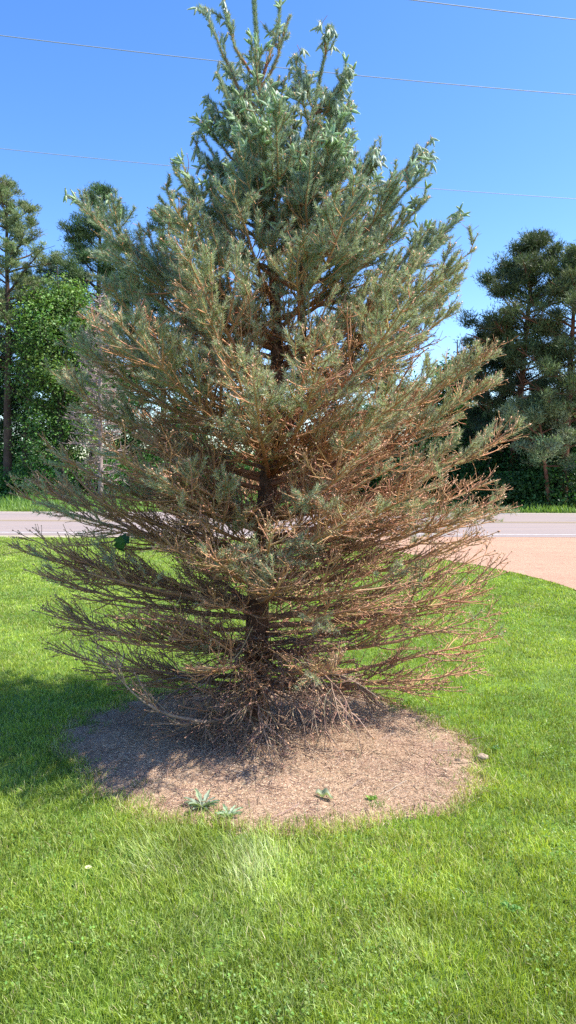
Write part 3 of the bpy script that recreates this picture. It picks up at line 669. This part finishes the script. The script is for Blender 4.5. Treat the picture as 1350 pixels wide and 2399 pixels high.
def leafy(px, py_top, Y, label, w, crown=.25, col=(.08, .2, .03), seed=1, nleaf=16000, r=.13, name='maple_tree', group='pines and other trees beyond the road', base_px=None, cat='leafy tree', leaf=.16, ncl=60, gap=.0):
    rng = np.random.default_rng(seed); top = at(px, py_top, Y); bx = at(base_px if base_px is not None else px, 1190, Y)[0]; base = np.array([bx, Y, 0]); h = top[2]
    root = empty(name, base); tag(root, label, cat, group)
    T = MB(); P = tree_trunk(T, base, h * .9, r, (top[0] - bx, 0), rng); child(T, 'trunk', M_dbark, root, True)
    t = crown + (1 - crown) * rng.random(ncl) ** .9; a = np.arange(ncl) * 2.4; u = (t - crown) / (1 - crown); L = w * (np.sin(np.clip(.15 + .8 * u, 0, 1) * np.pi) ** .7) * rng.uniform(.45, 1.1, ncl) + .2
    S = at_t(P, np.clip(t * .85, 0, .98)); D = norm(np.stack([np.cos(a), np.sin(a), .35 + .5 * u], 1)); P1 = grow(S, D, L, 6, norm(D + UP * .4), .5, .1, rng)
    B_ = MB(); tubes(B_, P1, .01 + .016 * L[:, None] * np.linspace(1, .1, 6)[None], 4); child(B_, 'limbs', M_dbark, root)
    tot = ncl * 5; cidx = rng.integers(0, ncl, tot); ct = rng.uniform(.35, 1.05, tot); cen = P1[cidx, np.minimum((ct * 5).astype(int), 5)] + rng.normal(0, .18, (tot, 3))
    j = rng.integers(0, tot, nleaf); off = rng.normal(0, 1, (nleaf, 3)) * [.34, .34, .16] * min(1.3, max(.5, w / 2)); p = cen[j] + off; p[:, 2] = np.maximum(p[:, 2], .15)
    nn = norm(rng.normal(0, .55, (nleaf, 3)) + UP * .8 + norm(off) * .4); C_ = base_col(tot, col, .4, rng)[j] * rng.uniform(.55, 1.3, (nleaf, 1))
    G_ = MB(); leaves(G_, p, nn, rng.uniform(.6, 1.15, nleaf) * leaf, C_, 0, rng, .75); child(G_, 'crown', M_leaf, root); return root

def shrub(px, py_top, Y, w, col, label, seed, nleaf=7000, leaf=.13):
    rng = np.random.default_rng(seed); top = at(px, py_top, Y); h = max(top[2], .5); base = np.array([top[0], Y, 0]); root = empty('shrub', base); tag(root, label, 'shrub', 'shrubs along the tree line')
    k = 26; a = rng.uniform(0, 6.28, k); rad = w * .5 * np.sqrt(rng.random(k)); P1 = grow(np.repeat(base[None], k, 0) + rng.normal(0, .12, (k, 3)) * [1, 1, 0], norm(np.stack([np.cos(a) * rad / h, np.sin(a) * rad / h, np.ones(k)], 1)), h * rng.uniform(.5, .95, k), 5, UP, .3, .1, rng)
    B_ = MB(); tubes(B_, P1, np.full((k, 5), .018), 4); child(B_, 'stems', M_dbark, root)
    tot = 70; ph = rng.uniform(0, 6.28, tot); q = np.sqrt(rng.random(tot)); hz = rng.random(tot) ** .8; cen = base + np.stack([np.cos(ph) * q * w * .5, np.sin(ph) * q * w * .35, hz * h * (1 - .35 * q)], 1)
    j = rng.integers(0, tot, nleaf); off = rng.normal(0, 1, (nleaf, 3)) * [.33, .3, .22]; p = cen[j] + off; p[:, 2] = np.abs(p[:, 2]) * np.minimum(1, h * 1.05 / np.maximum(np.abs(p[:, 2]), .01))
    nn = norm(rng.normal(0, .6, (nleaf, 3)) + UP * .7); C_ = base_col(tot, col, .3, rng)[j] * rng.uniform(.7, 1.25, (nleaf, 1))
    G_ = MB(); leaves(G_, p, nn, rng.uniform(.6, 1.15, nleaf) * leaf, C_, 0, rng, .75); child(G_, 'leaf_mass', M_leaf, root)

# left group
pine(20, 438, 34, 'tall open pine with feathery grey-green boughs at the far left edge', crown=.42, spread=.17, nl=54, col=(.20, .25, .12), seed=11, r=.2, base_px=18, rise=.15, up=.7, clump=.34)
pine(238, 440, 37, 'dense dark pine with knobbly top rising above the maple, left of the spruce', crown=.30, spread=.155, nl=70, col=(.085, .14, .055), seed=12, r=.22, base_px=215, tuft=330, clump=.5, rise=.3)
leafy(128, 560, 34, 'bright green maple between the two tall pines on the left', 3.1, crown=.16, col=(.15, .255, .065), seed=13, nleaf=36000, base_px=145, ncl=120, leaf=.13)
pine(385, 492, 41, 'pine whose pointed tip peeks over the upper left spruce branches', crown=.35, spread=.13, nl=50, col=(.12, .17, .07), seed=14, r=.18, tuft=240)
pine(60, 640, 40, 'shaded pine trunk with dark boughs behind the maple', crown=.25, spread=.19, nl=46, col=(.035, .07, .035), seed=15, r=.16, base_px=62, tuft=240)
pine(-70, 520, 37, 'dark pine mostly cut off by the left picture edge', crown=.2, spread=.18, nl=50, col=(.045, .085, .04), seed=16, r=.2)
leafy(290, 800, 40, 'dark leafy tree behind the dead spruce on the left', 2.0, crown=.15, col=(.05, .13, .03), seed=17, nleaf=5500, name='leafy_tree')
leafy(20, 800, 42, 'dark understorey tree at the left edge behind the pine trunk', 2.4, crown=.1, col=(.05, .13, .03), seed=18, nleaf=7000, name='leafy_tree')
leafy(165, 880, 43, 'dark understorey tree below the maple crown', 2.2, crown=.1, col=(.055, .14, .03), seed=19, nleaf=6000, name='leafy_tree')
pine(236, 690, 31, 'dead grey conifer with bare fine twigs between maple and spruce', crown=.10, spread=.145, nl=150, seed=20, r=.10, bark=M_dead, tuft=0, rise=-.05, up=.4, name='dead_conifer')
pine(480, 640, 44, 'slender pine hidden behind the left middle of the spruce', crown=.4, spread=.12, nl=36, col=(.05, .085, .04), seed=21, tuft=200)
pine(130, 610, 42, 'dark pine filling the gap behind the maple', crown=.2, spread=.17, nl=50, col=(.05, .085, .04), seed=41, tuft=260, r=.15)
pine(310, 650, 43, 'dark pine behind the dead conifer', crown=.15, spread=.16, nl=50, col=(.045, .08, .035), seed=42, tuft=260, r=.15)
pine(-5, 700, 43, 'dark lower pine behind the leftmost open pine', crown=.12, spread=.2, nl=50, col=(.04, .075, .035), seed=43, tuft=260, r=.15)
# behind and right
leafy(1075, 752, 33, 'leafy tree with rounded top just right of the spruce', 1.6, crown=.15, col=(.055, .16, .03), seed=31, nleaf=14000, name='leafy_tree')
pine(1240, 560, 29, 'tall dark pine with forked ragged crown right of the spruce', crown=.30, spread=.22, nl=70, col=(.085, .115, .05), seed=32, r=.17, bark=M_rbark, base_px=1190, tuft=330, clump=.5, lean=(.2, 0), rise=.2)
pine(1345, 600, 27.5, 'reddish-trunked pine at the right picture edge', crown=.24, spread=.21, nl=60, col=(.11, .14, .06), seed=33, r=.15, bark=M_rbark, base_px=1318, tuft=300, clump=.5, rise=.15)
pine(1130, 800, 30, 'short dark pine between the spruce and the tall right pine', crown=.15, spread=.26, nl=42, col=(.035, .06, .032), seed=34, r=.12, bark=M_rbark, tuft=260, base_px=1170)
pine(1262, 965, 27, 'small pale grey-green pine in front of the tall right pines', crown=.45, spread=.42, nl=22, col=(.23, .29, .15), seed=35, r=.07, bark=M_rbark, tuft=260, rise=.1, base_px=1290)
pine(1430, 620, 30, 'dark pine mostly beyond the right picture edge', crown=.2, spread=.2, nl=50, col=(.045, .07, .04), seed=36, r=.2, bark=M_rbark)
leafy(1300, 900, 30.5, 'dark leafy understorey tree beneath the right pines', 2.0, crown=.08, col=(.03, .10, .025), seed=37, nleaf=16000, name='leafy_tree')
leafy(1190, 960, 31.5, 'dark leafy sapling left of the red pine trunk', 1.8, crown=.08, col=(.03, .09, .025), seed=38, nleaf=14000, name='leafy_tree')
leafy(1090, 930, 34, 'dark leafy tree half hidden by the right spruce boughs', 1.9, crown=.08, col=(.035, .10, .025), seed=39, nleaf=14000, name='leafy_tree')
pine(900, 860, 42, 'distant pine seen through the right middle of the spruce', crown=.3, spread=.16, nl=36, col=(.045, .075, .04), seed=40)
leafy(985, 860, 37, 'dark leafy tree hidden behind the right middle spruce boughs', 2.6, crown=.06, col=(.04, .11, .025), seed=44, nleaf=15000, name='leafy_tree')
leafy(840, 930, 38, 'low dark leafy tree seen between right spruce twigs', 2.8, crown=.06, col=(.04, .11, .025), seed=45, nleaf=13000, name='leafy_tree')
leafy(420, 900, 39, 'leafy tree glimpsed through the left middle spruce twigs', 2.4, crown=.08, col=(.05, .13, .03), seed=46, nleaf=9000, name='leafy_tree')
# shrubs along the tree line
shr = [(20, 1085, 38, 3.4, (.06, .15, .035), 'dark shrub at the left edge behind the road'), (110, 1070, 37, 3.0, (.07, .18, .035), 'mid green shrub below the maple'), (190, 1090, 36, 3.0, (.10, .22, .045), 'bright leafy shrub left of the dead conifer base'),
       (275, 1075, 36, 3.2, (.08, .20, .04), 'green shrub right of the dead conifer base'), (360, 1062, 37, 3.0, (.09, .21, .045), 'rounded shrub seen through the left spruce twigs'), (450, 1055, 38, 3.4, (.07, .17, .035), 'wide shrub behind the left half of the spruce'),
       (545, 1065, 38, 3.2, (.06, .15, .03), 'dark shrub straight behind the spruce trunk, on its left'), (650, 1060, 37, 3.4, (.07, .16, .035), 'shrub straight behind the spruce trunk, on its right'), (760, 1060, 36, 3.4, (.05, .13, .03), 'dark shrub behind the right middle of the spruce'),
       (870, 1055, 34, 3.4, (.05, .12, .03), 'dark shrub behind the right spruce branches'), (970, 1050, 32, 3.0, (.04, .11, .025), 'very dark shrub near the right spruce tips'), (1060, 1010, 31, 2.8, (.045, .12, .03), 'dark shrub where the spruce ends on the right'),
       (1130, 1030, 30, 2.6, (.04, .11, .025), 'shrub at the foot of the leaning red trunk'), (1210, 1020, 29.5, 2.8, (.035, .10, .025), 'dark shrub under the forked pine'), (1290, 1010, 29, 3.0, (.04, .12, .03), 'glossy dark shrub under the reddish-trunked pine'), (1370, 1020, 29, 3.0, (.045, .12, .03), 'dark shrub cut by the right picture edge')]
for i, (a_, b_, c_, d_, e_, l_) in enumerate(shr): shrub(a_, b_, c_, d_, e_, l_, 50 + i)
shrub(1310, 1085, 27.6, 3.0, (.05, .12, .03), 'shaded low shrub hiding the foot of the reddish pine trunk', 81)
shrub(1180, 1110, 28, 2.4, (.045, .11, .03), 'low dark shrub on the verge beneath the tall right pine', 82)
shrub(40, 1100, 33.2, 3.0, (.07, .16, .04), 'low shrub in front of the open pine trunk at the left edge', 83)
# far wood
rngw = np.random.default_rng(5); n = 60000; cx_ = rngw.uniform(-120, 120, 700); cy_ = rngw.uniform(95, 130, 700); ch = rngw.uniform(1, 5.5, 700); j = rngw.integers(0, 700, n)
p = np.stack([cx_[j], cy_[j], ch[j] * rngw.random(n)], 1) + rngw.normal(0, .8, (n, 3)); p[:, 2] = np.abs(p[:, 2]); m = MB(); leaves(m, p, norm(rngw.normal(size=(n, 3)) + UP), rngw.uniform(.4, .9, n), base_col(n, (.05, .11, .035), .3, rngw), 0, rngw, .8)
o = m.build('far_woods', M_leaf); tag(o, 'low distant dark green wood beyond the field', 'woods', None, 'stuff')

# ------------------------------------------------------------------ overhead wires
def wire(p0, p1, sag, label):
    p0 = np.array(p0); p1 = np.array(p1); t = np.linspace(-.8, 1.8, 60)[:, None]
    P = p0 + (p1 - p0) * t; P[:, 2] += sag * ((t[:, 0] - .5) ** 2 - .25)
    m = MB(); tubes(m, P[None], np.full((1, 60), .0075), 6); o = m.build('overhead_wire', M_wire, smooth=True); tag(o, label, 'wire', 'overhead wires')
wire(at(0, 83, 13.6), at(1350, 222, 15.2), .25, 'middle overhead wire, passing behind the spruce just below its tip')
wire(at(0, 348, 18.3), at(1350, 466, 20.6), .3, 'lowest overhead wire, crossing behind the middle of the green crown')
wire(at(950, -2, 12.4), at(1350, 46, 13), .02, 'highest overhead wire, only in the top right corner of the sky')

# ------------------------------------------------------------------ light, sky, camera
SUN_EL, SUN_AZ = R(55), R(-1)          # azimuth measured from +X towards +Y
sd_ = Vector((math.cos(SUN_EL) * math.cos(SUN_AZ), math.cos(SUN_EL) * math.sin(SUN_AZ), math.sin(SUN_EL)))
L = bpy.data.lights.new('Sun', 'SUN'); L.energy = 5.0; L.angle = R(.53); L.color = (1, .95, .87)
lo = bpy.data.objects.new('Sun', L); COL.objects.link(lo); lo.rotation_euler = sd_.to_track_quat('Z', 'Y').to_euler(); lo.location = (8, 0, 12)
w = bpy.data.worlds.new('World'); SC.world = w; w.use_nodes = True; nt = w.node_tree; bg = nt.nodes['Background']
sky = nt.nodes.new('ShaderNodeTexSky'); sky.sky_type = 'NISHITA'; sky.sun_disc = False; sky.sun_elevation = SUN_EL; sky.sun_rotation = R(90) - SUN_AZ
sky.air_density = 1.0; sky.dust_density = .6; sky.ozone_density = 2.5; sky.altitude = 300
hs = nt.nodes.new('ShaderNodeHueSaturation'); hs.inputs['Saturation'].default_value = 1.28; hs.inputs['Hue'].default_value = .51; hs.inputs['Value'].default_value = 1.0
nt.links.new(sky.outputs[0], hs.inputs['Color']); nt.links.new(hs.outputs[0], bg.inputs['Color']); bg.inputs['Strength'].default_value = .145
cam = bpy.data.cameras.new('Camera'); co = bpy.data.objects.new('Camera', cam); COL.objects.link(co); co.location = (0, 0, CAMH); co.rotation_euler = (R(90) - PITCH, 0, 0)
cam.sensor_fit = 'VERTICAL'; cam.sensor_height = 36; cam.lens = 36 * F / 2399; cam.clip_start = .05; cam.clip_end = 3000
SC.camera = co
SC.view_settings.view_transform = 'Standard'; SC.view_settings.look = 'None'; SC.view_settings.exposure = 1.12; SC.view_settings.gamma = 1
SC.cycles.max_bounces = 6; SC.cycles.diffuse_bounces = 3; SC.cycles.transmission_bounces = 3; SC.cycles.use_denoising = False
print('STATS', stats)
